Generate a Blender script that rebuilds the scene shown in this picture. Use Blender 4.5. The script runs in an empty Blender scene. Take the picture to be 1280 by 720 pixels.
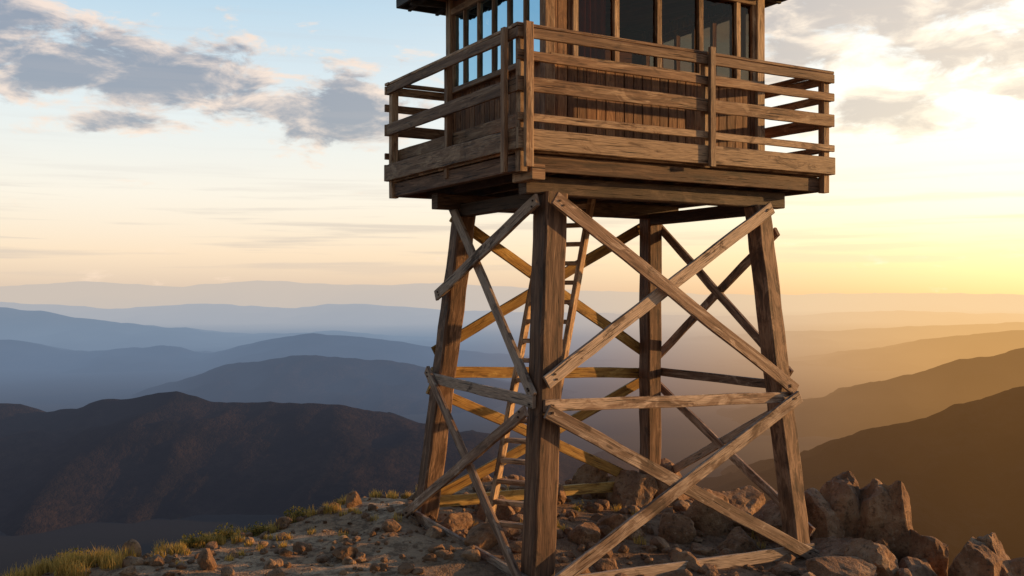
import bpy, bmesh, math, random
from mathutils import Vector, Matrix, noise
random.seed(7)
sc = bpy.context.scene
CAMZ = 3.2
SUN_AZ, SUN_EL = 80.0, 8.5

# ------------------------------------------------------------ node helpers
class NT:
    def __init__(s, tree):
        s.t = tree; s.n = tree.nodes; s.l = tree.links
    def new(s, typ, **kw):
        nd = s.n.new(typ)
        for k, v in kw.items(): setattr(nd, k, v)
        return nd
    def put(s, sock, v):
        if isinstance(v, bpy.types.NodeSocket): s.l.new(v, sock)
        elif v is not None: sock.default_value = v
    def m(s, op, a, b=None, c=None, clamp=False):
        nd = s.new('ShaderNodeMath', operation=op); nd.use_clamp = clamp
        s.put(nd.inputs[0], a)
        if b is not None: s.put(nd.inputs[1], b)
        if c is not None: s.put(nd.inputs[2], c)
        return nd.outputs[0]
    def vm(s, op, a, b=None):
        nd = s.new('ShaderNodeVectorMath', operation=op)
        s.put(nd.inputs[0], a)
        if b is not None: s.put(nd.inputs[1], b)
        return nd.outputs['Value'] if op in ('DOT_PRODUCT','LENGTH') else nd.outputs[0]
    def mix(s, f, a, b, mode='MIX'):
        nd = s.new('ShaderNodeMix', data_type='RGBA', blend_type=mode)
        s.put(nd.inputs[0], f); s.put(nd.inputs[6], a); s.put(nd.inputs[7], b)
        return nd.outputs[2]
    def noise(s, vec, scale, detail=6, rough=.55, dist=0.0):
        nd = s.new('ShaderNodeTexNoise')
        s.put(nd.inputs['Vector'], vec); nd.inputs['Scale'].default_value = scale
        nd.inputs['Detail'].default_value = detail; nd.inputs['Roughness'].default_value = rough
        nd.inputs['Distortion'].default_value = dist
        return nd.outputs['Fac']
    def ramp(s, f, pts):
        nd = s.new('ShaderNodeValToRGB'); s.put(nd.inputs[0], f)
        cr = nd.color_ramp
        while len(cr.elements) < len(pts): cr.elements.new(0.5)
        for e, (p, c) in zip(cr.elements, pts):
            e.position = p; e.color = (c[0], c[1], c[2], 1) if hasattr(c, '__len__') else (c, c, c, 1)
        return nd.outputs[0]
    def mapr(s, v, a, b, c, d, smooth=False):
        nd = s.new('ShaderNodeMapRange'); nd.clamp = True
        if smooth: nd.interpolation_type = 'SMOOTHSTEP'
        s.put(nd.inputs[0], v)
        for i, q in zip((1, 2, 3, 4), (a, b, c, d)): s.put(nd.inputs[i], q)
        return nd.outputs[0]
    def mapping(s, vec, loc=(0,0,0), scale=(1,1,1)):
        nd = s.new('ShaderNodeMapping'); s.put(nd.inputs[0], vec)
        nd.inputs['Location'].default_value = loc; nd.inputs['Scale'].default_value = scale
        return nd.outputs[0]

def new_mat(name):
    m = bpy.data.materials.new(name); m.use_nodes = True
    n = NT(m.node_tree); b = m.node_tree.nodes['Principled BSDF']
    return m, n, b

def bump(n, b, h, strength, dist):
    bp = n.new('ShaderNodeBump'); bp.inputs['Strength'].default_value = strength
    bp.inputs['Distance'].default_value = dist
    n.put(bp.inputs['Height'], h); n.l.new(bp.outputs[0], b.inputs['Normal'])

def wood_mat(name, dark, mid, pale, pale_amt=.5):
    m, n, b = new_mat(name)
    uv = n.new('ShaderNodeUVMap').outputs[0]
    at = n.new('ShaderNodeVertexColor', layer_name='tone')
    sp = n.new('ShaderNodeSeparateColor'); n.l.new(at.outputs[0], sp.inputs[0])
    g1 = n.noise(n.mapping(uv, scale=(1.3, 16, 1)), 1.0, 4, .65, .6)
    g2 = n.noise(n.mapping(uv, scale=(5, 120, 1)), 1.0, 2, .6, 0)
    blot = n.noise(n.mapping(uv, scale=(2.2, 5, 1)), 1.0, 4, .7, .8)
    crack = n.noise(n.mapping(uv, loc=(3, 7, 0), scale=(1.6, 60, 1)), 1.0, 2, .5, 0)
    crk = n.mapr(crack, .30, .38, 1, 0, True)
    base = n.ramp(g1, [(.28, dark), (.5, mid), (.72, pale)])
    ptone = n.mix(n.mapr(g2, .35, .65, .45, 1), tuple(c*.55 for c in pale)+(1,), tuple(min(1, c*1.2) for c in pale)+(1,))
    worn = n.mapr(n.m('ADD', blot, n.m('MULTIPLY', n.m('SUBTRACT', sp.outputs[1], .5), .35)), .62-pale_amt*.25, .76-pale_amt*.25, 0, .9, True)
    c = n.mix(worn, base, ptone)
    c = n.mix(n.mapr(g2, .3, .6, .5, 0), c, tuple(x*.6 for x in dark)+(1,))
    stain = n.mapr(blot, .30, .44, .75, 0, True)
    c = n.mix(stain, c, tuple(x*.6 for x in dark)+(1,))
    c = n.mix(n.m('MULTIPLY', crk, .9), c, (.010, .007, .005, 1))
    vor = n.new('ShaderNodeTexVoronoi'); vor.inputs['Scale'].default_value = 1
    n.put(vor.inputs['Vector'], n.mapping(uv, scale=(1.7, 7, 1)))
    knot = n.mapr(vor.outputs['Distance'], .05, .13, 1, 0, True)
    c = n.mix(n.m('MULTIPLY', knot, .7), c, tuple(x*.5 for x in dark)+(1,))
    c = n.mix(1.0, c, n.ramp(sp.outputs[0], [(0, .6), (1, 1.0)]), 'MULTIPLY')
    n.l.new(c, b.inputs['Base Color'])
    b.inputs['Roughness'].default_value = .68
    b.inputs['Specular IOR Level'].default_value = .35
    h = n.m('SUBTRACT', n.m('ADD', n.m('MULTIPLY', g1, .5), n.m('MULTIPLY', g2, .35)), n.m('MULTIPLY', crk, .9))
    bump(n, b, h, .85, .014)
    return m

M_brace = wood_mat('weathered_brace_wood', (.12,.060,.033), (.32,.185,.115), (.66,.47,.34), .8)
M_sungold = wood_mat('sunlight_coloured_wood', (.20,.090,.018), (.48,.25,.055), (.68,.42,.12), .5)  # golden sun glow of the rear braces painted into the wood colour
M_leg = wood_mat('aged_post_wood', (.055,.024,.012), (.17,.080,.040), (.36,.20,.115), .3)
M_deck = wood_mat('deck_rail_wood', (.12,.054,.024), (.34,.18,.09), (.60,.39,.23), .55)
M_wall = wood_mat('siding_wood', (.10,.038,.014), (.26,.105,.042), (.40,.19,.085), .2)
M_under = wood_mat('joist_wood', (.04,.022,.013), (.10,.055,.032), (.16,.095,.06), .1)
M_roof = wood_mat('shake_roof', (.03,.028,.027), (.07,.06,.055), (.12,.11,.10), .3)

def plain(name, col, rough=.6, metal=0.0, nscale=8):
    m, n, b = new_mat(name)
    tc = n.new('ShaderNodeTexCoord').outputs['Object']
    f = n.noise(tc, nscale, 3)
    c = n.mix(f, tuple(x*.6 for x in col)+(1,), tuple(min(1, x*1.3) for x in col)+(1,))
    n.l.new(c, b.inputs['Base Color']); b.inputs['Roughness'].default_value = rough
    b.inputs['Metallic'].default_value = metal
    return m
M_iron = plain('rusty_iron', (.06,.035,.025), .6, .7, 40)
M_curtain = plain('red_curtain', (.36,.07,.03), .9, 0, 5)
M_cloth = plain('canvas_shade', (.45,.36,.26), .9, 0, 5)

def glass_mat(name, trans, refl, f0, k):
    m, n, b = new_mat(name)
    n.n.remove(b)
    tr = n.new('ShaderNodeBsdfTransparent'); tr.inputs[0].default_value = trans
    gl = n.new('ShaderNodeBsdfGlossy'); gl.inputs['Roughness'].default_value = .03
    gl.inputs[0].default_value = refl
    tc = n.new('ShaderNodeTexCoord').outputs['Object']
    bp = n.new('ShaderNodeBump'); bp.inputs['Strength'].default_value = .15; bp.inputs['Distance'].default_value = .02
    n.put(bp.inputs['Height'], n.noise(tc, 3.0, 2)); n.l.new(bp.outputs[0], gl.inputs['Normal'])
    fr = n.new('ShaderNodeFresnel'); fr.inputs[0].default_value = 1.5
    mx = n.new('ShaderNodeMixShader')
    n.put(mx.inputs[0], n.m('MULTIPLY_ADD', fr.outputs[0], k, f0, True))
    n.l.new(tr.outputs[0], mx.inputs[1]); n.l.new(gl.outputs[0], mx.inputs[2])
    n.l.new(mx.outputs[0], n.n['Material Output'].inputs[0])
    return m
M_glass = glass_mat('old_window_glass',(.55,.48,.38,1),(.8,.72,.62,1),.0,.7)
M_glassL = glass_mat('sky_reflection_tint_glass',(.14,.30,.55,1),(.50,.80,1,1),.5,1.4)  # blue of the reflected sky put into the pane's tint colours

# ------------------------------------------------------------ mesh accumulator
class Acc:
    def __init__(s): s.v=[]; s.f=[]; s.uv=[]; s.c=[]
    def beam(s, p0, p1, w, t, nrm, segs=None, jit=.004, ch=.006, tone=None, ext=0.0, taper=1.0):
        p0, p1 = Vector(p0), Vector(p1)
        ax = (p1-p0); L = ax.length; ax.normalize()
        p0 = p0-ax*ext; p1 = p1+ax*ext; L += 2*ext
        nv = Vector(nrm); nv = (nv-ax*nv.dot(ax)).normalized(); sd = ax.cross(nv)
        if segs is None: segs = max(1, int(L/.35))
        hw, ht = w/2, t/2; ch = min(ch, ht*.5)
        sec = [(-hw+ch,-ht),(hw-ch,-ht),(hw,-ht+ch),(hw,ht-ch),(hw-ch,ht),(-hw+ch,ht),(-hw,ht-ch),(-hw,-ht+ch)]
        per = [0]
        for i in range(8):
            a, b = sec[i], sec[(i+1)%8]; per.append(per[-1]+math.hypot(a[0]-b[0], a[1]-b[1]))
        uo, vo = random.uniform(0,60), random.uniform(0,60)
        tn = (random.random() if tone is None else tone, random.random(), random.random(), 1)
        base = len(s.v); bow = random.uniform(-1,1)*jit*1.5
        for i in range(segs+1):
            q = i/segs; c = p0+(p1-p0)*q + sd*(bow*math.sin(math.pi*q))
            k = 1+(taper-1)*q
            jx, jy = random.uniform(-jit,jit)*.5, random.uniform(-jit,jit)*.3
            for (x,y) in sec:
                s.v.append(c+sd*(x*k+jx+random.uniform(-jit,jit)*.4)+nv*(y*k+jy)); s.c.append(tn)
        for i in range(segs):
            for j in range(8):
                a=base+i*8+j; b=base+i*8+(j+1)%8
                s.f.append((a,b,b+8,a+8))
                u0, u1 = uo+L*i/segs, uo+L*(i+1)/segs
                s.uv.append([(u0,vo+per[j]),(u0,vo+per[j+1]),(u1,vo+per[j+1]),(u1,vo+per[j])])
        for k0, rev in ((base, True),(base+segs*8, False)):
            idx=[k0+j for j in range(8)]; uvs=[(uo+sec[j][0]*.3, vo+sec[j][1]) for j in range(8)]
            if rev: idx.reverse(); uvs.reverse()
            s.f.append(tuple(idx)); s.uv.append(uvs)
    def quad(s, ps, tone=.5):
        b=len(s.v); s.v += [Vector(p) for p in ps]; s.c += [(tone,.5,.5,1)]*len(ps)
        s.f.append(tuple(range(b,b+len(ps))))
        s.uv.append([((Vector(p)-Vector(ps[0])).length, (Vector(p)-Vector(ps[0])).z) for p in ps])
    def build(s, name, mat, parent=None):
        me = bpy.data.meshes.new(name); me.from_pydata([tuple(v) for v in s.v], [], s.f)
        ul = me.uv_layers.new(name='UVMap'); i=0
        for u in s.uv:
            for q in u: ul.data[i].uv = q; i+=1
        ca = me.color_attributes.new('tone','FLOAT_COLOR','POINT')
        for i,c in enumerate(s.c): ca.data[i].color = c
        me.materials.append(mat)
        bm = bmesh.new(); bm.from_mesh(me); bmesh.ops.recalc_face_normals(bm, faces=bm.faces); bm.to_mesh(me); bm.free()
        o = bpy.data.objects.new(name, me); sc.collection.objects.link(o)
        if parent: o.parent = parent
        return o

# ------------------------------------------------------------ tower
tower = bpy.data.objects.new('fire_lookout_tower', None); sc.collection.objects.link(tower)
tower.location = (.084, 10.5, 0); tower.rotation_euler = (0,0,math.radians(30))
def Z(z): return z+CAMZ
ZT, ZB = Z(1.2), Z(-3.1)
LEG = {'F':((.61,.36),(.35,.22)), 'R':((3.70,.38),(4.08,.07)), 'L':((.70,2.60),(.314,3.05)), 'B':((3.75,2.60),(4.05,3.0))}
def leg(k, z):
    z = Z(z); q=(z-ZT)/(ZB-ZT); t,b=LEG[k]
    return Vector((t[0]+(b[0]-t[0])*q, t[1]+(b[1]-t[1])*q, z))
A = Acc()
for k in 'FRLB':
    wd = .285 if k=='F' else .25
    A.beam(leg(k,1.12), leg(k,-3.6), wd,wd,(0,-1,0), segs=18, jit=.013, ch=.024, tone=.55+.3*random.random())
A.build('legs', M_leg, tower)

Nf, Nl, Nb, Nr = Vector((0,-1,0)), Vector((-1,0,0)), Vector((0,1,0)), Vector((1,0,0))
def brace(acc, k1,z1,k2,z2,n,layer=0,w=.15,t=.045,ext=.10):
    off = n*(.125+.012+t/2+layer*(t+.006))
    ex = n*.018
    p, q = leg(k1,z1)+off+(ex if k1=='F' else n*0), leg(k2,z2)+off+(ex if k2=='F' else n*0)
    acc.beam(p,q,w,t,n,ext=ext,jit=.008)
    bolts.append((p,n,t)); bolts.append((q,n,t))
bolts=[]
A = Acc()
brace(A,'F',1.00,'R',-1.14,Nf,1,.155)
brace(A,'R',1.04,'F',-.90,Nf,0,.150)
brace(A,'F',-1.20,'R',-1.28,Nf,0,.135)
brace(A,'F',-1.30,'R',-3.22,Nf,1,.155)
brace(A,'R',-1.30,'F',-3.10,Nf,2,.155,ext=.08)
brace(A,'F',-3.12,'R',-3.18,Nf,0,.15)
brace(A,'F',1.00,'L',.02,Nl,1,.14)
brace(A,'L',1.09,'F',-1.05,Nl,0,.14)
brace(A,'L',-1.10,'F',-1.16,Nl,0,.13)
brace(A,'L',-1.05,'F',-3.08,Nl,1,.13)
brace(A,'F',-1.30,'L',-2.85,Nl,2,.12)
brace(A,'L',-2.92,'F',-3.08,Nl,0,.15)
A.build('cross_braces', M_brace, tower)
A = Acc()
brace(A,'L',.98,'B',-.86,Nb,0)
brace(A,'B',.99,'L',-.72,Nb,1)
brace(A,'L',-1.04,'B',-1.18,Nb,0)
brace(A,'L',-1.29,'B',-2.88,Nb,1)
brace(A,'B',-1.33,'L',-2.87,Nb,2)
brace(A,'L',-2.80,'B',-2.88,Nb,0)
A.build('rear_cross_braces', M_sungold, tower)
A = Acc()
brace(A,'B',.99,'R',-.95,Nr,0,.12)
brace(A,'R',.75,'B',-.86,Nr,1,.12)
brace(A,'B',-1.15,'R',-1.16,Nr,0,.12)
brace(A,'B',-1.40,'R',-2.95,Nr,1,.12)
brace(A,'R',-1.35,'B',-2.75,Nr,2,.12)
A.build('side_cross_braces', M_brace, tower)
A = Acc()
for p,n,t in bolts:
    for _ in range(2):
        side = n.cross(Vector((0,0,1)))
        q = p+side*random.uniform(-.04,.04)+Vector((0,0,random.uniform(-.04,.04)))
        A.beam(q, q+n*(t/2+.012), .022,.022,(0,0,1) , segs=1,jit=0,ch=.005)
A.build('bolts', M_iron, tower)

A = Acc()
za = Z(1.20)
A.beam((.25,.37,za),(4.1,.37,za),.17,.20,(0,0,1),jit=.005,ch=.012)
A.beam((.25,2.6,za),(4.2,2.6,za),.17,.20,(0,0,1),jit=.005,ch=.012)
za = Z(1.12)
A.beam((.64,.5,za-.03),(.64,2.5,za-.03),.14,.16,(0,0,1),jit=.005)
A.beam((3.72,.5,za-.03),(3.72,2.5,za-.03),.14,.16,(0,0,1),jit=.005)
DW, DD = 4.6, 3.5
x=.10
while x < DW-.05:
    A.beam((x,.16,Z(1.41)),(x,DD-.12,Z(1.41)),.07,.19,(0,0,1),jit=.003); x+=.44
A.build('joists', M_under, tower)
A = Acc()
A.beam((.02,.10,Z(1.405)),(DW-.02,.10,Z(1.405)),.05,.18,Vector((0,0,1)),jit=.003)
A.beam((.06,.14,Z(1.405)),(.06,DD-.1,Z(1.405)),.05,.18,(0,0,1),jit=.003)
A.beam((DW-.06,.14,Z(1.405)),(DW-.06,DD-.1,Z(1.405)),.05,.18,(0,0,1),jit=.003)
A.beam((.02,DD-.06,Z(1.405)),(DW-.02,DD-.06,Z(1.405)),.05,.18,(0,0,1),jit=.003)
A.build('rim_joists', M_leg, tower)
A = Acc()
y=.10
while y < DD-.05:
    A.beam((.02,y,Z(1.53)),(DW-.02,y,Z(1.53)),.135,.035,(0,0,1),jit=.003); y+=.142
A.build('deck_boards', M_deck, tower)
A = Acc()
def rail(z, w, t, sides='flrb', inset=0.0, ext=.03):
    o = -.005-t/2+inset
    if 'f' in sides: A.beam((-.02,o,Z(z)),(DW+.02,o,Z(z)),w,t,Nf,ext=ext,jit=.006)
    if 'l' in sides: A.beam((o,.03,Z(z)),(o,DD,Z(z)),w,t,Nl,ext=ext,jit=.006)
    if 'r' in sides: A.beam((DW-o,.03,Z(z)),(DW-o,DD,Z(z)),w,t,Nr,ext=ext,jit=.006)
    if 'b' in sides: A.beam((-.02,DD-o,Z(z)),(DW+.02,DD-o,Z(z)),w,t,Nb,ext=ext,jit=.006)
rail(2.76,.11,.035)
rail(2.52,.10,.035,'frb')
rail(2.22,.155,.035)
rail(1.87,.085,.035,'frb')
rail(1.64,.22,.045)
rail(1.88,.15,.03,'l',inset=.14,ext=-.05)
A.beam((-.05,.03,Z(2.84)),(DW+.05,.03,Z(2.84)),.13,.035,(0,0,1),jit=.003)
A.beam((-.05,DD-.03,Z(2.84)),(DW+.05,DD-.03,Z(2.84)),.13,.035,(0,0,1),jit=.003)
A.beam((.03,.10,Z(2.842)),(.03,DD-.10,Z(2.842)),.13,.035,(0,0,1),jit=.003)
A.beam((DW-.03,.10,Z(2.842)),(DW-.03,DD-.10,Z(2.842)),.13,.035,(0,0,1),jit=.003)
A.build('railing_boards', M_deck, tower)
A = Acc()
for (x,y) in ((.05,.05),(DW-.05,.05),(.05,DD-.05),(DW-.05,DD-.05)):
    A.beam((x,y,Z(1.30)),(x,y,Z(2.82)),.10,.10,(0,1,0),jit=.003)
A.beam((.06,-.078,Z(1.34)),(.06,-.078,Z(2.86)),.10,.05,Nf,jit=.003)
A.beam((-.078,.20,Z(1.30)),(-.078,.20,Z(2.84)),.085,.05,Nl,jit=.003)
A.beam((.22,-.02,Z(1.30)),(.22,.4,Z(1.30)),.16,.16,(0,0,1),jit=.003)
A.beam((2.57,-.078,Z(1.50)),(2.57,-.078,Z(2.90)),.085,.05,Nf,jit=.003)
A.beam((2.57,.05,Z(1.50)),(2.57,.05,Z(2.82)),.08,.08,Nf,jit=.003)
for (x,y) in ((.05,1.8),(DW-.05,1.8),(2.3,DD-.05)):
    A.beam((x,y,Z(1.40)),(x,y,Z(2.82)),.08,.08,(0,1,0),jit=.003)
A.build('railing_posts', M_deck, tower)

# cabin
CA0,CA1,CB0,CB1 = .743,3.99,.65,3.08
FL, SILL, HEAD, EV = 1.55, 2.72, 3.80, 3.98
W = Acc()
def siding(p,q,n,z0,z1):
    p,q=Vector(p),Vector(q); L=(q-p).length; d=(q-p)/L; s=.0
    while s < L-.02:
        w=min(.135,L-s); c=p+d*(s+w/2)
        W.beam((c.x,c.y,Z(z0)),(c.x,c.y,Z(z1)),w-.008,.028,n,segs=3,jit=.003,ch=.004); s+=.135
siding((CA0,CB0),(CA1,CB0),Nf,FL,SILL)
siding((CA0,CB0),(CA0,CB1),Nl,FL,SILL)
siding((CA1,CB0),(CA1,CB1),Nr,FL,SILL)
siding((CA0,CB1),(CA1,CB1),Nb,FL,EV)
siding((CA0,CB0),(CA1,CB0),Nf,HEAD,EV)
siding((CA0,CB0),(CA0,CB1),Nl,HEAD,EV)
siding((CA1,CB0),(CA1,CB1),Nr,HEAD,EV)
siding((CA0,CB0),(CA0+.36,CB0),Nf,SILL,HEAD)
siding((CA1-.05,CB0),(CA1,CB0),Nf,SILL,HEAD)
W.build('siding', M_wall, tower)
A = Acc()
i=.03
A.quad([(CA0+i,CB0+i,Z(FL)),(CA1-i,CB0+i,Z(FL)),(CA1-i,CB0+i,Z(SILL)),(CA0+i,CB0+i,Z(SILL))])
A.quad([(CA0+i,CB0+i,Z(FL)),(CA0+i,CB1-i,Z(FL)),(CA0+i,CB1-i,Z(SILL)),(CA0+i,CB0+i,Z(SILL))])
A.quad([(CA1-i,CB0+i,Z(FL)),(CA1-i,CB1-i,Z(FL)),(CA1-i,CB1-i,Z(SILL)),(CA1-i,CB0+i,Z(SILL))])
A.quad([(CA0+i,CB1-i,Z(FL)),(CA1-i,CB1-i,Z(FL)),(CA1-i,CB1-i,Z(EV)),(CA0+i,CB1-i,Z(EV))])
A.quad([(CA0,CB0,Z(FL+.03)),(CA1,CB0,Z(FL+.03)),(CA1,CB1,Z(FL+.03)),(CA0,CB1,Z(FL+.03))])
A.quad([(CA0-.5,CB0-.5,Z(EV+.03)),(CA1+.5,CB0-.5,Z(EV+.03)),(CA1+.5,CB1+.5,Z(EV+.03)),(CA0-.5,CB1+.5,Z(EV+.03))])
A.build('lining', M_wall, tower)
A = Acc()
def post(x,y,w,z0,z1,n,t=.09): A.beam((x,y,Z(z0)),(x,y,Z(z1)),w,t,n,jit=.002)
for (x,y) in ((CA0,CB0),(CA1,CB0),(CA0,CB1),(CA1,CB1)):
    post(x,y,.13,FL,EV,(0,1,0),.13)
A.beam((CA0,CB0-.03,Z(SILL)),(CA1,CB0-.03,Z(SILL)),.07,.12,Nf,jit=.002)
A.beam((CA0-.03,CB0,Z(SILL)),(CA0-.03,CB1,Z(SILL)),.07,.12,Nl,jit=.002)
A.beam((CA1+.03,CB0,Z(SILL)),(CA1+.03,CB1,Z(SILL)),.07,.12,Nr,jit=.002)
for zz in (HEAD,):
    A.beam((CA0,CB0-.02,Z(zz)),(CA1,CB0-.02,Z(zz)),.09,.07,Nf,jit=.002)
    A.beam((CA0-.02,CB0,Z(zz)),(CA0-.02,CB1,Z(zz)),.09,.07,Nl,jit=.002)
    A.beam((CA1+.02,CB0,Z(zz)),(CA1+.02,CB1,Z(zz)),.09,.07,Nr,jit=.002)
fw = [1.11,1.70,2.34,3.00,3.62,3.90]
for x in fw: post(x,CB0,.075,SILL,HEAD,Nf,.08)
lw = [.65+.09,1.12,1.51,1.90,2.29,2.68,3.0]
for y in lw: post(CA0,y,.045,SILL,HEAD,Nl,.06); post(CA1,y,.055,SILL,HEAD,Nr,.08)
A.build('window_frames', M_deck, tower)
A = Acc()
A.quad([(1.11,CB0+.005,Z(SILL)),(3.9,CB0+.005,Z(SILL)),(3.9,CB0+.005,Z(HEAD)),(1.11,CB0+.005,Z(HEAD))])
A.quad([(CA1-.005,CB0,Z(SILL)),(CA1-.005,CB1,Z(SILL)),(CA1-.005,CB1,Z(HEAD)),(CA1-.005,CB0,Z(HEAD))])
A.build('window_glass', M_glass, tower)
A = Acc()
A.quad([(CA0+.005,CB0,Z(SILL)),(CA0+.005,CB1,Z(SILL)),(CA0+.005,CB1,Z(HEAD)),(CA0+.005,CB0,Z(HEAD))])
A.build('side_window_glass', M_glassL, tower)
def curtain(name,x0,x1,y,mat,z0=SILL,z1=HEAD):
    A=Acc(); N=40
    for k in range(N+1):
        q=k/N; xx=x0+(x1-x0)*q; yy=y+.03*math.sin(q*34)+.012*math.sin(q*11)
        A.v += [Vector((xx,yy,Z(z0))),Vector((xx+.02*math.sin(q*7),yy,Z(z1)))]; A.c += [(.5,.5,.5,1)]*2
    for k in range(N):
        A.f.append((2*k,2*k+2,2*k+3,2*k+1)); A.uv.append([(0,0)]*4)
    A.build(name,mat,tower)
curtain('curtain',1.14,1.62,CB0+.09,M_curtain)
curtain('window_shade',3.66,3.86,CB0+.09,M_cloth,3.0)
A=Acc()
A.beam((1.9,2.1,Z(2.45)),(3.0,2.1,Z(2.45)),.6,.05,(0,0,1))
for (x,y) in ((1.95,1.85),(2.95,1.85),(1.95,2.35),(2.95,2.35)): A.beam((x,y,Z(FL+.03)),(x,y,Z(2.42)),.06,.06,(0,1,0))
A.beam((2.3,2.1,Z(2.48)),(2.3,2.1,Z(2.85)),.28,.28,(0,1,0))
A.build('table', M_under, tower)
A=Acc(); o=.55; e=Z(EV+.02); r=Z(EV+.95)
c=[(CA0-o,CB0-o,e),(CA1+o,CB0-o,e),(CA1+o,CB1+o,e),(CA0-o,CB1+o,e)]
r0,r1=(1.95,1.865,r),(2.78,1.865,r)
A.quad([c[0],c[1],r1,r0]);A.quad([c[1],c[2],r1]);A.quad([c[2],c[3],r0,r1]);A.quad([c[3],c[0],r0])
up=Vector((0,0,.07)); c2=[Vector(p)+up for p in c]
R0,R1=Vector(r0)+up,Vector(r1)+up
A.quad([c2[0],c2[1],R1,R0]);A.quad([c2[1],c2[2],R1]);A.quad([c2[2],c2[3],R0,R1]);A.quad([c2[3],c2[0],R0])
for i in range(4):
    p,q=Vector(c[i]),Vector(c[(i+1)%4]); A.beam(p,q,.05,.12,(0,0,1),jit=.004,ext=.02)
x=CA0-.4
while x<CA1+.5:
    A.beam((x,CB0-o+.03,Z(EV-.03)),(x,CB0,Z(EV-.0)),.05,.09,(0,0,1)); A.beam((x,CB1+o-.03,Z(EV-.03)),(x,CB1,Z(EV)),.05,.09,(0,0,1)); x+=.42
y=CB0-.3
while y<CB1+.4:
    A.beam((CA0-o+.03,y,Z(EV-.03)),(CA0,y,Z(EV)),.05,.09,(0,0,1)); A.beam((CA1+o-.03,y,Z(EV-.03)),(CA1,y,Z(EV)),.05,.09,(0,0,1)); y+=.42
A.build('roof', M_roof, tower)

# ladder
Minv = (Matrix.Translation(tower.location) @ Matrix.Rotation(math.radians(30),4,'Z')).inverted()
A=Acc()
bt, tp = Vector((-.05,12.15,CAMZ-3.05)), Vector((.78,13.0,CAMZ+1.38))
sd = Vector((-.88,.47,0)).normalized()*.31
def lb(p,q,w,t,n,**k): A.beam(Minv@p,Minv@q,w,t,Minv.to_3x3()@n,**k)
lb(bt+sd,tp+sd,.12,.06,sd.normalized(),jit=.003,tone=.8); lb(bt-sd,tp-sd,.12,.06,sd.normalized(),jit=.003,tone=.8)
n_r=17
for i in range(1,n_r+1):
    c=bt.lerp(tp,i/(n_r+1)); lb(c+sd,c-sd,.055,.11,Vector((.47,.88,0)),segs=1,jit=.001,tone=1)
A.build('ladder', M_deck, tower)

# ------------------------------------------------------------ ground
def fbm(x,y,z=0.0,oct=5):
    s=0;a=1;f=1
    for _ in range(oct):
        s+=a*noise.noise(Vector((x*f,y*f,z))); a*=.5; f*=2.03
    return s
EDGE=[(-60,-20),(-12,5),(-6.5,9.4),(-4.8,11.3),(-3.9,12.4),(-2.9,13.7),(-1.6,15.0),(0,16.2),(2,16.3),(3.4,14.6),(4.1,13.2),(4.6,11.9),(5.3,10.6),(7.5,8.0),(14,2),(60,-25)]
def lerp_pts(P,x):
    if x<=P[0][0]: return P[0][1]
    for (a,b),(c,d) in zip(P,P[1:]):
        if x<=c:
            t=(x-a)/(c-a); return b+(d-b)*t
    return P[-1][1]
def ground_h(x,y):
    base=.08+.035*(min(max(y,4),18)-11)-.055*min(max(x,-1.2),5)
    e=lerp_pts(EDGE,x)+.35*fbm(x*.7,3.1)
    s=(y-e)*.72
    r=math.hypot(x,y-5)
    s=max(s,(r-45)*.8) if y<5 else s
    det=.10*fbm(x*.55,y*.55,1.0)+.035*fbm(x*2.3,y*2.3,4.0)
    near = 1.0 if r<40 else 0
    det += .018*abs(fbm(x*6,y*6,9.0,3))*near
    if s>-.6:
        q=s+.6
        drop=.22*q*q if q<1.6 else .5632+.62*(q-1.6)
        base-=drop
        if q>1: base += min(q*.12,30)*fbm(x*.02,y*.02,2.0)*.6 + .25*min(1,q-1)*fbm(x*.5,y*.5,6)
    h=base+det
    floor=-640+30*fbm(x*.0006,y*.0006,5.0)
    if h<floor+80:
        h=floor+80*math.exp(max(-50,(h-floor-80)/80))
    return h
def axis(lo,hi,step,g,lim_lo,lim_hi):
    c=[]; v=lo
    while v<hi: c.append(v); v+=step
    out=[]; s=step; v=hi
    while v<lim_hi: out.append(v); s*=g; v+=s
    neg=[]; s=step; v=lo-step
    while v>lim_lo: neg.append(v); s*=g; v-=s
    return neg[::-1]+c+out
xs=axis(-7,7,.07,1.16,-80000,80000); ys=axis(9.0,17.5,.07,1.16,-60000,85000)
verts=[(x,y,ground_h(x,y)) for y in ys for x in xs]
nx=len(xs)
faces=[(j*nx+i,j*nx+i+1,(j+1)*nx+i+1,(j+1)*nx+i) for j in range(len(ys)-1) for i in range(nx-1)]
me=bpy.data.meshes.new('ground'); me.from_pydata(verts,[],faces)
for p in me.polygons: p.use_smooth=True
ground=bpy.data.objects.new('ground',me); sc.collection.objects.link(ground)

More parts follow.
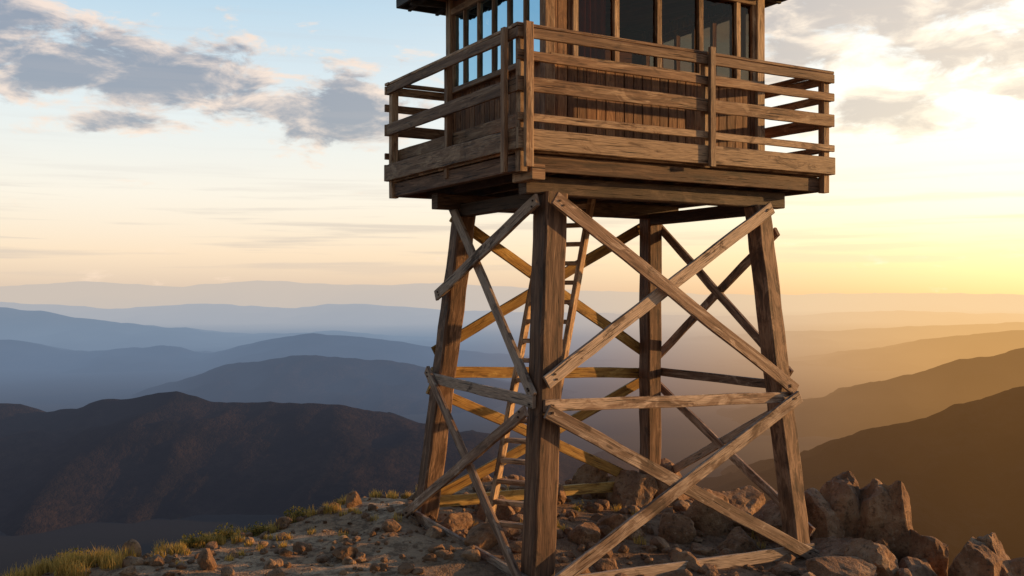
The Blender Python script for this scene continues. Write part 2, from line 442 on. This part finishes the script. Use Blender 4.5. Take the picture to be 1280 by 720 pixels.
# aerial perspective: airlight that depends on where the surface is in the world
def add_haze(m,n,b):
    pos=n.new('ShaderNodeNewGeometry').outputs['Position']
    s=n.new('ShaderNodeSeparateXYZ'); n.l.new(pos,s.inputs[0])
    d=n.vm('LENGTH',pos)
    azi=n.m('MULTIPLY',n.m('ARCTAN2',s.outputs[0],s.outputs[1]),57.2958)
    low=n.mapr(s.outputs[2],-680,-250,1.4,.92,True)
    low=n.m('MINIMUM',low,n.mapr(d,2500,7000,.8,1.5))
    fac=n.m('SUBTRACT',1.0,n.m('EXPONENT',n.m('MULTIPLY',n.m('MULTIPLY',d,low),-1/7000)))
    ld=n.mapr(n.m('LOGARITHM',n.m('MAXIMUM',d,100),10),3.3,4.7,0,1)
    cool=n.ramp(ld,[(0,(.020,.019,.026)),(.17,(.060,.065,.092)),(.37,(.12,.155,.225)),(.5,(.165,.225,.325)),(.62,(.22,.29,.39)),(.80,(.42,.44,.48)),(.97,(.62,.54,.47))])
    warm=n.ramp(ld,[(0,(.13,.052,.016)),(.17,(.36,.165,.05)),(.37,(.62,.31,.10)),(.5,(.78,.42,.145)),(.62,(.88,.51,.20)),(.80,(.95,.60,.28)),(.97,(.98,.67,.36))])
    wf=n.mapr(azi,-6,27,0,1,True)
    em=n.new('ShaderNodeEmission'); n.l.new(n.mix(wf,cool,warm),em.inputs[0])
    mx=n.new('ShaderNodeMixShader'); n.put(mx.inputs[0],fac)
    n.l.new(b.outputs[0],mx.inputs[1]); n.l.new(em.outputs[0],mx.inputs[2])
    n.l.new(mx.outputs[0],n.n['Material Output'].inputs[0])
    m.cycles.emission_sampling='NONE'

m,n,b=new_mat('ground_earth')
geo=n.new('ShaderNodeNewGeometry'); pos=geo.outputs['Position']
f1=n.noise(pos,.9,4,.6); f2=n.noise(pos,7,5,.65); f3=n.noise(pos,45,3,.6)
dirt=n.mix(n.mapr(f1,.35,.65,0,1,True),(.36,.205,.11,1),(.50,.32,.19,1))
dirt=n.mix(n.mapr(f2,.45,.62,0,.8,True),dirt,(.13,.072,.040,1))
vo=n.new('ShaderNodeTexVoronoi'); vo.inputs['Scale'].default_value=26; n.put(vo.inputs['Vector'],pos)
peb=n.mapr(vo.outputs['Distance'],.15,.38,1,0,True)
dirt=n.mix(n.m('MULTIPLY',peb,n.mapr(f3,.45,.6,0,.7)),dirt,(.52,.37,.24,1))
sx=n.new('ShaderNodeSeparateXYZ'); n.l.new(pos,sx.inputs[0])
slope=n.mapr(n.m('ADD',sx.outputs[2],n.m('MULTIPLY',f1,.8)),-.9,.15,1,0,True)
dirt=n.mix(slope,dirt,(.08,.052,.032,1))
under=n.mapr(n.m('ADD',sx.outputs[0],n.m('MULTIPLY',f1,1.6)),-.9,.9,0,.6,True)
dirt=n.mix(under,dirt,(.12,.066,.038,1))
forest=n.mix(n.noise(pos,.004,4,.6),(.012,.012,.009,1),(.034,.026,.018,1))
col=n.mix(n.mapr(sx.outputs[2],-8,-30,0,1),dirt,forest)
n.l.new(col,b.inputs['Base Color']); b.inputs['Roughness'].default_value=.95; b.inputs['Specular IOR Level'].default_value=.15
bump(n,b,n.m('ADD',n.m('ADD',n.m('MULTIPLY',f2,1.0),n.m('MULTIPLY',f3,.35)),n.m('MULTIPLY',peb,.35)),.8,.05)
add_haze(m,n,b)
me.materials.append(m)

# ------------------------------------------------------------ distant hills
mh,n,b=new_mat('forested_hills')
pos=n.new('ShaderNodeNewGeometry').outputs['Position']
a1=n.noise(pos,.0035,5,.65); a2=n.noise(pos,.03,4,.7)
c=n.mix(n.mapr(a1,.35,.65,0,1,True),(.018,.015,.011,1),(.050,.032,.021,1))
c=n.mix(n.mapr(a2,.4,.65,0,.7),c,(.010,.010,.007,1))
n.l.new(c,b.inputs['Base Color']); b.inputs['Roughness'].default_value=1; b.inputs['Specular IOR Level'].default_value=0
bump(n,b,a2,.9,16)
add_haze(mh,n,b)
def smooth_pts(P,x):
    if x<=P[0][0]: return P[0][1]
    for (a,bb),(c,d) in zip(P,P[1:]):
        if x<=c:
            t=(x-a)/(c-a); t=t*t*(3-2*t)*.5+t*.5; return bb+(d-bb)*t
    return P[-1][1]
def hill(d,P,Wf,seed,namp,skew=0.0,floor=-700):
    x0=P[0][0]-Wf*1.2; x1=P[-1][0]+Wf*1.2
    P=[(x0,floor-40)]+P+[(x1,floor-40)]
    N=340; Mv=44; V=[];F=[]
    for j in range(Mv+1):
        t=-1+2*j/Mv; t=math.copysign(abs(t)**1.5,t)
        for i in range(N+1):
            x=x0+(x1-x0)*i/N
            cz=smooth_pts(P,x)+CAMZ
            k=1/Wf
            sp=fbm(x*k*1.6+seed,seed*3.3,0,4)
            W=Wf*(1+.45*sp)
            y=d+t*Wf*1.5+skew*x
            u=min(1,abs(t)*1.5*Wf/max(W,.3*Wf))
            g=(1-u)**1.25*.75+.25*(1-u*u)
            env=min(1,abs(t)*6+.25)
            rg=1-abs(fbm(x*k*3.0+seed*7,y*k*2.2,seed,5))*1.5
            z=floor+(cz-floor)*g + namp*(rg-.6)*env*(.4+.6*g)*1.6 + namp*.34*fbm(x*k*7,y*k*7,seed+3,6)
            V.append((x,y,z))
    for j in range(Mv):
        for i in range(N): F.append((j*(N+1)+i,j*(N+1)+i+1,(j+1)*(N+1)+i+1,(j+1)*(N+1)+i))
    me=bpy.data.meshes.new('hills'); me.from_pydata(V,[],F)
    for p in me.polygons: p.use_smooth=True
    me.materials.append(mh)
    o=bpy.data.objects.new('hills',me); sc.collection.objects.link(o)
hill(3500,[(-4200,-240),(-2912,-300),(-1792,-389),(-1624,-414),(-1428,-372),(-1232,-347),(-1064,-361),(-868,-384),(-616,-386),(-280,-454),(168,-566),(588,-650)],1100,1.3,38)
hill(3000,[(576,-600),(864,-495),(1104,-400),(1344,-330),(1536,-280),(2064,-160),(3200,-80)],900,5.1,34)
hill(5000,[(840,-708),(1240,-588),(1520,-528),(1920,-416),(2240,-328),(2560,-272),(3440,-168),(5000,-120)],1300,8.7,38)
hill(6500,[(-2548,-686),(-2210,-572),(-1768,-437),(-1352,-400),(-884,-426),(-416,-489),(52,-582),(832,-686)],1400,2.9,34)
hill(9500,[(-9000,-400),(-5624,-547),(-4864,-433),(-4104,-547),(-3344,-486),(-2888,-562),(-2356,-433),(-1900,-372),(-1292,-418),(-608,-532),(456,-623),(1976,-661),(2736,-623),(3496,-517),(4104,-403),(4864,-342),(6156,-281),(9000,-250)],1700,11.2,36)
hill(14000,[(-14000,100),(-9408,-78),(-7168,-179),(-6608,-224),(-6048,-336),(-5488,-403),(-4704,-470),(-3808,-582),(-2688,-526),(-1344,-638),(672,-694),(2912,-582),(4032,-515),(6272,-426),(7952,-358),(12000,-200)],2600,4.4,50)
hill(25000,[(-26000,0),(-12800,-200),(-9800,-340),(-7800,-240),(-5800,-320),(-3800,-220),(-1600,-400),(2200,-480),(6200,-560),(8200,-460),(9800,-380),(11000,-440),(12800,-500),(20000,-300)],3500,6.6,70)
hill(45000,[(-50000,600),(-30240,576),(-23040,360),(-19080,576),(-15120,360),(-11160,612),(-7560,432),(-2880,504),(2160,216),(9360,0),(16560,72),(23040,0),(31000,216),(50000,300)],6000,9.1,120)

# ------------------------------------------------------------ rocks
mr,n,b=new_mat('rock')
tc=n.new('ShaderNodeNewGeometry').outputs['Position']
r1=n.noise(tc,1.8,4,.65,.4); r2=n.noise(tc,14,5,.7); r3=n.noise(tc,60,3,.6)
c=n.ramp(r1,[(.3,(.12,.060,.030)),(.5,(.28,.15,.08)),(.7,(.45,.28,.16))])
c=n.mix(n.mapr(r2,.5,.68,0,.7,True),c,(.06,.036,.022,1))
c=n.mix(n.mapr(r2,.42,.30,0,.6,True),c,(.48,.33,.22,1))
n.l.new(c,b.inputs['Base Color']); b.inputs['Roughness'].default_value=.9; b.inputs['Specular IOR Level'].default_value=.25
bump(n,b,n.m('ADD',n.m('ADD',r2,n.m('MULTIPLY',r3,.4)),r1),.9,.05)
def rock_geo(bm, c, size, seed, sub=3, rot=None, planes=13):
    rnd=random.Random(seed)
    r=bmesh.ops.create_icosphere(bm,subdivisions=sub,radius=1.0)
    pl=[]
    for _ in range(planes):
        v=Vector((rnd.gauss(0,1),rnd.gauss(0,1),rnd.gauss(0,.8))).normalized(); pl.append((v,rnd.uniform(.5,.85)))
    R=Matrix.Rotation(rnd.uniform(0,6.28) if rot is None else rot,3,'Z')@Matrix.Rotation(rnd.uniform(-.25,.25),3,'X')
    for v in r['verts']:
        p=v.co.copy()
        for nrm,d in pl:
            k=p.dot(nrm)-d
            if k>0: p-=nrm*k*.94
        q=p*1.2
        if sub>1:
            q+=p*(.14*fbm(p.x*2+seed,p.y*2,p.z*2,4)+ .05*noise.noise(p*7+Vector((seed,0,0))))
        q=Vector((q.x*size[0],q.y*size[1],q.z*size[2]))
        v.co=R@q+Vector(c)
def rock_obj(name,items,sub=4):
    bm=bmesh.new()
    for k,(c,s,sd) in enumerate(items): rock_geo(bm,c,s,sd,sub)
    me=bpy.data.meshes.new(name); bm.to_mesh(me); bm.free(); me.materials.append(mr)
    o=bpy.data.objects.new(name,me); sc.collection.objects.link(o); return o
rock_obj('rock_outcrop',[((4.05,13.3,-.15),(.40,.35,.66),1),((4.42,13.4,0),(.34,.3,.66),2),((4.78,13.3,-.1),(.33,.3,.72),13),((5.02,13.1,-.05),(.26,.3,.76),14),((5.28,12.9,-.4),(.32,.32,.66),5),((4.5,12.8,-.5),(.55,.4,.58),6),((4.9,12.5,-.7),(.6,.4,.55),7),((4.0,12.6,-.4),(.5,.4,.55),8),((4.6,13.0,-1.2),(1.2,.9,1.0),9)])
rock_obj('rock_outcrop',[((5.55,12.0,-.25),(.32,.3,.62),31),((5.85,12.15,-.4),(.32,.3,.60),32),((5.4,11.7,-.75),(.35,.35,.6),23),((6.2,12.1,-.8),(.5,.4,.7),24),((5.8,12,-1.5),(.9,.8,1.0),25)])
bl=[((3.75,11.5,-.1),(.40,.28,.26)),((4.2,11.9,-.2),(.34,.3,.30)),((3.3,11.2,-.1),(.2,.2,.14)),((2.65,13.6,.10),(.36,.3,.34)),((2.1,13.1,.0),(.25,.25,.22)),((1.75,14.9,.18),(.42,.35,.34)),((2.3,15.2,.1),(.4,.35,.4)),((1.2,15.3,.22),(.28,.25,.36)),((1.45,13.0,.0),(.3,.25,.2)),((.9,12.4,.05),(.24,.2,.17)),((-.35,12.0,.1),(.28,.22,.16)),((-.7,12.9,.2),(.26,.22,.2)),((-.2,13.6,.2),(.3,.25,.2)),((3.1,14.0,.0),(.45,.35,.35)),((2.9,12.9,-.05),(.24,.2,.2)),((.6,14.6,.2),(.25,.2,.2)),((3.6,13.4,-.1),(.4,.35,.34)),((-1.5,12.6,.2),(.12,.12,.1)),((-4.45,11.75,.12),(.13,.11,.15)),((-3.38,11.15,.1),(.12,.1,.14)),((-2.5,12.0,.1),(.13,.12,.09)),((-1.9,11.6,.08),(.17,.13,.11)),((2.0,11.7,-.02),(.2,.18,.12)),((1.1,11.5,.0),(.15,.13,.10)),((-3.0,13.1,.1),(.12,.1,.09)),((-2.2,13.9,.1),(.14,.1,.12)),((-1.2,14.2,.1),(.18,.15,.15))]
for i,(c,s) in enumerate(bl):
    c=(c[0],c[1],ground_h(c[0],c[1])+s[2]*.35)
    rock_obj('boulder',[(c,s,40+i)],4 if s[0]>.2 else 3)
bm=bmesh.new(); rnd=random.Random(3)
for i in range(1700):
    x=rnd.uniform(-5.2,5.0); y=rnd.uniform(10.2,16.2)
    if y>lerp_pts(EDGE,x)+.3: continue
    if x>-1 and rnd.random()<.15: s=rnd.uniform(.05,.14)
    else: s=rnd.choice((.012,.018,.02,.03,.03,.045,.07))*rnd.uniform(.8,1.4)
    rock_geo(bm,(x,y,ground_h(x,y)+s*.2),(s,s*rnd.uniform(.7,1.1),s*rnd.uniform(.5,.9)),i+100,2 if s>.04 else 1,planes=6)
me=bpy.data.meshes.new('gravel'); bm.to_mesh(me); bm.free(); me.materials.append(mr)
o=bpy.data.objects.new('gravel',me); sc.collection.objects.link(o)

# grass
mg,n,b=new_mat('dry_grass')
at=n.new('ShaderNodeVertexColor',layer_name='tone'); sp=n.new('ShaderNodeSeparateColor'); n.l.new(at.outputs[0],sp.inputs[0])
c=n.ramp(sp.outputs[0],[(0,(.09,.09,.02)),(.4,(.34,.23,.045)),(1,(.66,.40,.10))])
n.l.new(c,b.inputs['Base Color']); b.inputs['Roughness'].default_value=.8
tl=n.new('ShaderNodeBsdfTranslucent'); n.l.new(c,tl.inputs[0])
mx=n.new('ShaderNodeMixShader'); mx.inputs[0].default_value=.5
n.l.new(b.outputs[0],mx.inputs[1]); n.l.new(tl.outputs[0],mx.inputs[2]); n.l.new(mx.outputs[0],n.n['Material Output'].inputs[0])
def grass(name,clumps,dry=.78):
    V=[];F=[];C=[]
    for (cx,cy,rad,cnt,h) in clumps:
        for _ in range(cnt):
            a=rnd.uniform(0,6.28); r=rad*math.sqrt(rnd.random()); x=cx+r*math.cos(a); y=cy+r*math.sin(a); z=ground_h(x,y)-.01
            hh=h*rnd.uniform(.4,1.15)*(1-.4*r/rad); d=rnd.uniform(0,6.28); ln=rnd.uniform(.1,.6)*hh; w=rnd.uniform(.003,.007)
            px,py=math.cos(d+1.57)*w,math.sin(d+1.57)*w; lx,ly=math.cos(d)*ln,math.sin(d)*ln
            k=len(V); t=min(1,max(0,rnd.gauss(dry,.25)))
            V+= [(x-px,y-py,z),(x+px,y+py,z),(x+px*.7+lx*.35,y+py*.7+ly*.35,z+hh*.6),(x-px*.7+lx*.35,y-py*.7+ly*.35,z+hh*.6),(x+lx,y+ly,z+hh)]
            F+= [(k,k+1,k+2,k+3),(k+3,k+2,k+4)]; C+=[(t,0,0,1)]*5
    me=bpy.data.meshes.new(name); me.from_pydata(V,[],F); ca=me.color_attributes.new('tone','FLOAT_COLOR','POINT')
    for i,c in enumerate(C): ca.data[i].color=c
    me.materials.append(mg); o=bpy.data.objects.new(name,me); sc.collection.objects.link(o)
cl=[]
for _ in range(34): cl.append((rnd.uniform(-5.8,-4.4),rnd.uniform(10.9,11.6),.13,130,.25))
for _ in range(40):
    x=rnd.uniform(-4.4,-1.0); cl.append((x,lerp_pts(EDGE,x)+rnd.uniform(-.7,.2),.09,80,.17))
for _ in range(16):
    x=rnd.uniform(-4.2,-1.5); cl.append((x,lerp_pts(EDGE,x)-rnd.uniform(.6,2.0),.06,45,.11))
for _ in range(30):
    x=rnd.uniform(-1.5,4); cl.append((x,rnd.uniform(12.5,15.5),.08,45,.16))
grass('grass',cl)
def shrub(clumps):
    V=[];F=[];C=[]
    for (cx,cy,r,cnt) in clumps:
        for _ in range(cnt):
            d=Vector((rnd.gauss(0,1),rnd.gauss(0,1),abs(rnd.gauss(0,.8)))).normalized()*r*rnd.uniform(.3,1)
            if fbm(d.x*6+cx,d.y*6,d.z*6,2)<-.15: continue
            c=Vector((cx,cy,ground_h(cx,cy)))+d; s=rnd.uniform(.012,.026)
            u=Vector((rnd.gauss(0,1),rnd.gauss(0,1),rnd.gauss(0,1))).normalized()*s; w=Vector((rnd.gauss(0,1),rnd.gauss(0,1),rnd.gauss(0,1))).normalized()*s*.6
            k=len(V); V+=[c-u,c+w,c+u,c-w]; F.append((k,k+1,k+2,k+3)); t=min(1,max(0,rnd.gauss(.28,.22))); C+=[(t,0,0,1)]*4
    me=bpy.data.meshes.new('shrub'); me.from_pydata([tuple(v) for v in V],[],F); ca=me.color_attributes.new('tone','FLOAT_COLOR','POINT')
    for i,c in enumerate(C): ca.data[i].color=c
    me.materials.append(mg); o=bpy.data.objects.new('shrub',me); sc.collection.objects.link(o)
shrub([(-5.0,11.45,.26,1400),(-5.25,11.3,.2,900)])
shrub([(-3.9,12.3,.19,800),(-3.6,12.6,.18,700),(-3.3,13.0,.18,700)])
shrub([(-2.9,13.5,.2,800)])
shrub([(-.2,14.4,.2,700),(1.0,14.2,.16,500)])

# ------------------------------------------------------------ sky
w=bpy.data.worlds.new('World'); sc.world=w; w.use_nodes=True
n=NT(w.node_tree); bg=w.node_tree.nodes['Background']
def dirv(a,e):
    a,e=math.radians(a),math.radians(e); return Vector((math.sin(a)*math.cos(e),math.cos(a)*math.cos(e),math.sin(e)))
S=dirv(SUN_AZ,SUN_EL); G=dirv(30,5)
d=n.vm('NORMALIZE',n.new('ShaderNodeTexCoord').outputs['Generated'])
sx=n.new('ShaderNodeSeparateXYZ'); n.l.new(d,sx.inputs[0]); X,Y,Zz=sx.outputs
EL=n.m('MULTIPLY',n.m('ARCSINE',Zz),57.2958); AZ=n.m('MULTIPLY',n.m('ARCTAN2',X,Y),57.2958)
ANG=n.m('MULTIPLY',n.m('ARCCOSINE',n.m('MINIMUM',n.vm('DOT_PRODUCT',d,tuple(G)),.99999)),57.2958)
e=n.m('DIVIDE',n.m('MAXIMUM',EL,0),45,clamp=True)
cool=n.ramp(e,[(0,(.62,.50,.42)),(.05,(.84,.65,.50)),(.12,(.86,.77,.67)),(.22,(.72,.76,.76)),(.36,(.44,.60,.72)),(1,(.14,.27,.50))])
warm=n.ramp(e,[(0,(1.0,.55,.20)),(.04,(1.04,.72,.34)),(.10,(1.06,.88,.60)),(.22,(1.05,.97,.83)),(.36,(.88,.87,.83)),(1,(.35,.45,.58))])
wf=n.m('EXPONENT',n.m('MULTIPLY',n.m('POWER',n.m('DIVIDE',ANG,24),2),-1))
col=n.mix(wf,cool,warm)
glow=n.m('MULTIPLY',n.m('EXPONENT',n.m('MULTIPLY',n.m('POWER',n.m('DIVIDE',ANG,11),2),-1)),.32)
col=n.mix(glow,col,(1.0,.72,.36,1),'ADD')
dim=n.mapr(n.vm('DOT_PRODUCT',d,tuple(G)),-.5,.65,.30,1,True)
col=n.mix(1.0,col,n.mix(dim,(0,0,0,1),(1,1,1,1)),'MULTIPLY')
blobs=((-22,11.9,11,2.1,1.35),(-28,13.6,7,1.9,.95),(-10.0,10.2,6,1.9,1.3),(-21,9.2,4.0,.7,.95),
       (19.5,15.4,9,2.1,1.35),(24.5,12.4,5,2.4,1.05),(20.2,9.8,3.6,1.5,1.15),(15.5,13.0,4,1.7,1.0),(27,10.4,2.2,1.0,.9))
tot=None
for (ca,ce,wa,we,amp) in blobs:
    u=n.m('DIVIDE',n.m('SUBTRACT',AZ,ca),wa); v=n.m('DIVIDE',n.m('SUBTRACT',EL,ce),we)
    g=n.m('MULTIPLY',n.m('EXPONENT',n.m('MULTIPLY',n.m('ADD',n.m('MULTIPLY',u,u),n.m('MULTIPLY',v,v)),-1)),amp)
    tot=g if tot is None else n.m('MAXIMUM',tot,g)
def cn(da,de):
    cv=n.new('ShaderNodeCombineXYZ'); n.put(cv.inputs[0],n.m('MULTIPLY',n.m('ADD',AZ,da),.105)); n.put(cv.inputs[1],n.m('MULTIPLY',n.m('ADD',EL,de),.26)); cv.inputs[2].default_value=5.7
    return n.noise(cv.outputs[0],2.8,8,.6,.3)
base=n.m('MULTIPLY',tot,.60)
D0=n.m('ADD',base,n.m('MULTIPLY',n.m('SUBTRACT',cn(0,0),.5),1.9))
D1=n.m('ADD',base,n.m('MULTIPLY',n.m('SUBTRACT',cn(.6,.55),.5),1.9))
cov=n.mapr(D0,.18,.50,0,1,True)
thick=n.mapr(D1,.16,.72,0,1,True)
lit=n.mix(wf,(.88,.68,.55,1),(1.15,.94,.68,1)); shd=n.mix(wf,(.22,.235,.30,1),(.74,.58,.43,1))
cc=n.mix(thick,lit,shd)
col=n.mix(n.m('MULTIPLY',cov,.93),col,cc)
cv=n.new('ShaderNodeCombineXYZ'); n.put(cv.inputs[0],n.m('MULTIPLY',AZ,.05)); n.put(cv.inputs[1],n.m('MULTIPLY',EL,1.1)); cv.inputs[2].default_value=8
st=n.noise(cv.outputs[0],1.5,5,.55,.2)
sm=n.m('MULTIPLY',n.mapr(st,.48,.66,0,.6,True),n.m('MULTIPLY',n.mapr(EL,.6,2,0,1),n.mapr(EL,4,7,1,.15)))
col=n.mix(sm,col,n.mix(wf,(.50,.43,.42,1),(1.0,.70,.42,1)))
sky=n.new('ShaderNodeTexSky',sky_type='NISHITA'); sky.sun_disc=False; sky.sun_elevation=math.radians(SUN_EL); sky.sun_rotation=math.radians(SUN_AZ)
col=n.mix(.05,col,sky.outputs[0],'ADD')
n.l.new(col,bg.inputs[0]); bg.inputs[1].default_value=1.0
w.cycles.sampling_method='MANUAL'; w.cycles.sample_map_resolution=512

sl=bpy.data.lights.new('sun','SUN'); sl.energy=5; sl.angle=math.radians(.6); sl.color=(1,.58,.22)
so=bpy.data.objects.new('sun',sl); sc.collection.objects.link(so)
so.rotation_euler=(-S).to_track_quat('-Z','Y').to_euler()

cam=bpy.data.cameras.new('camera'); co=bpy.data.objects.new('camera',cam); sc.collection.objects.link(co)
cam.lens=35.16; cam.clip_start=.1; cam.clip_end=200000
co.location=(0,0,CAMZ); co.rotation_euler=(math.radians(90.37),0,0); sc.camera=co
sc.view_settings.view_transform='Standard'; sc.view_settings.look='None'; sc.view_settings.exposure=0
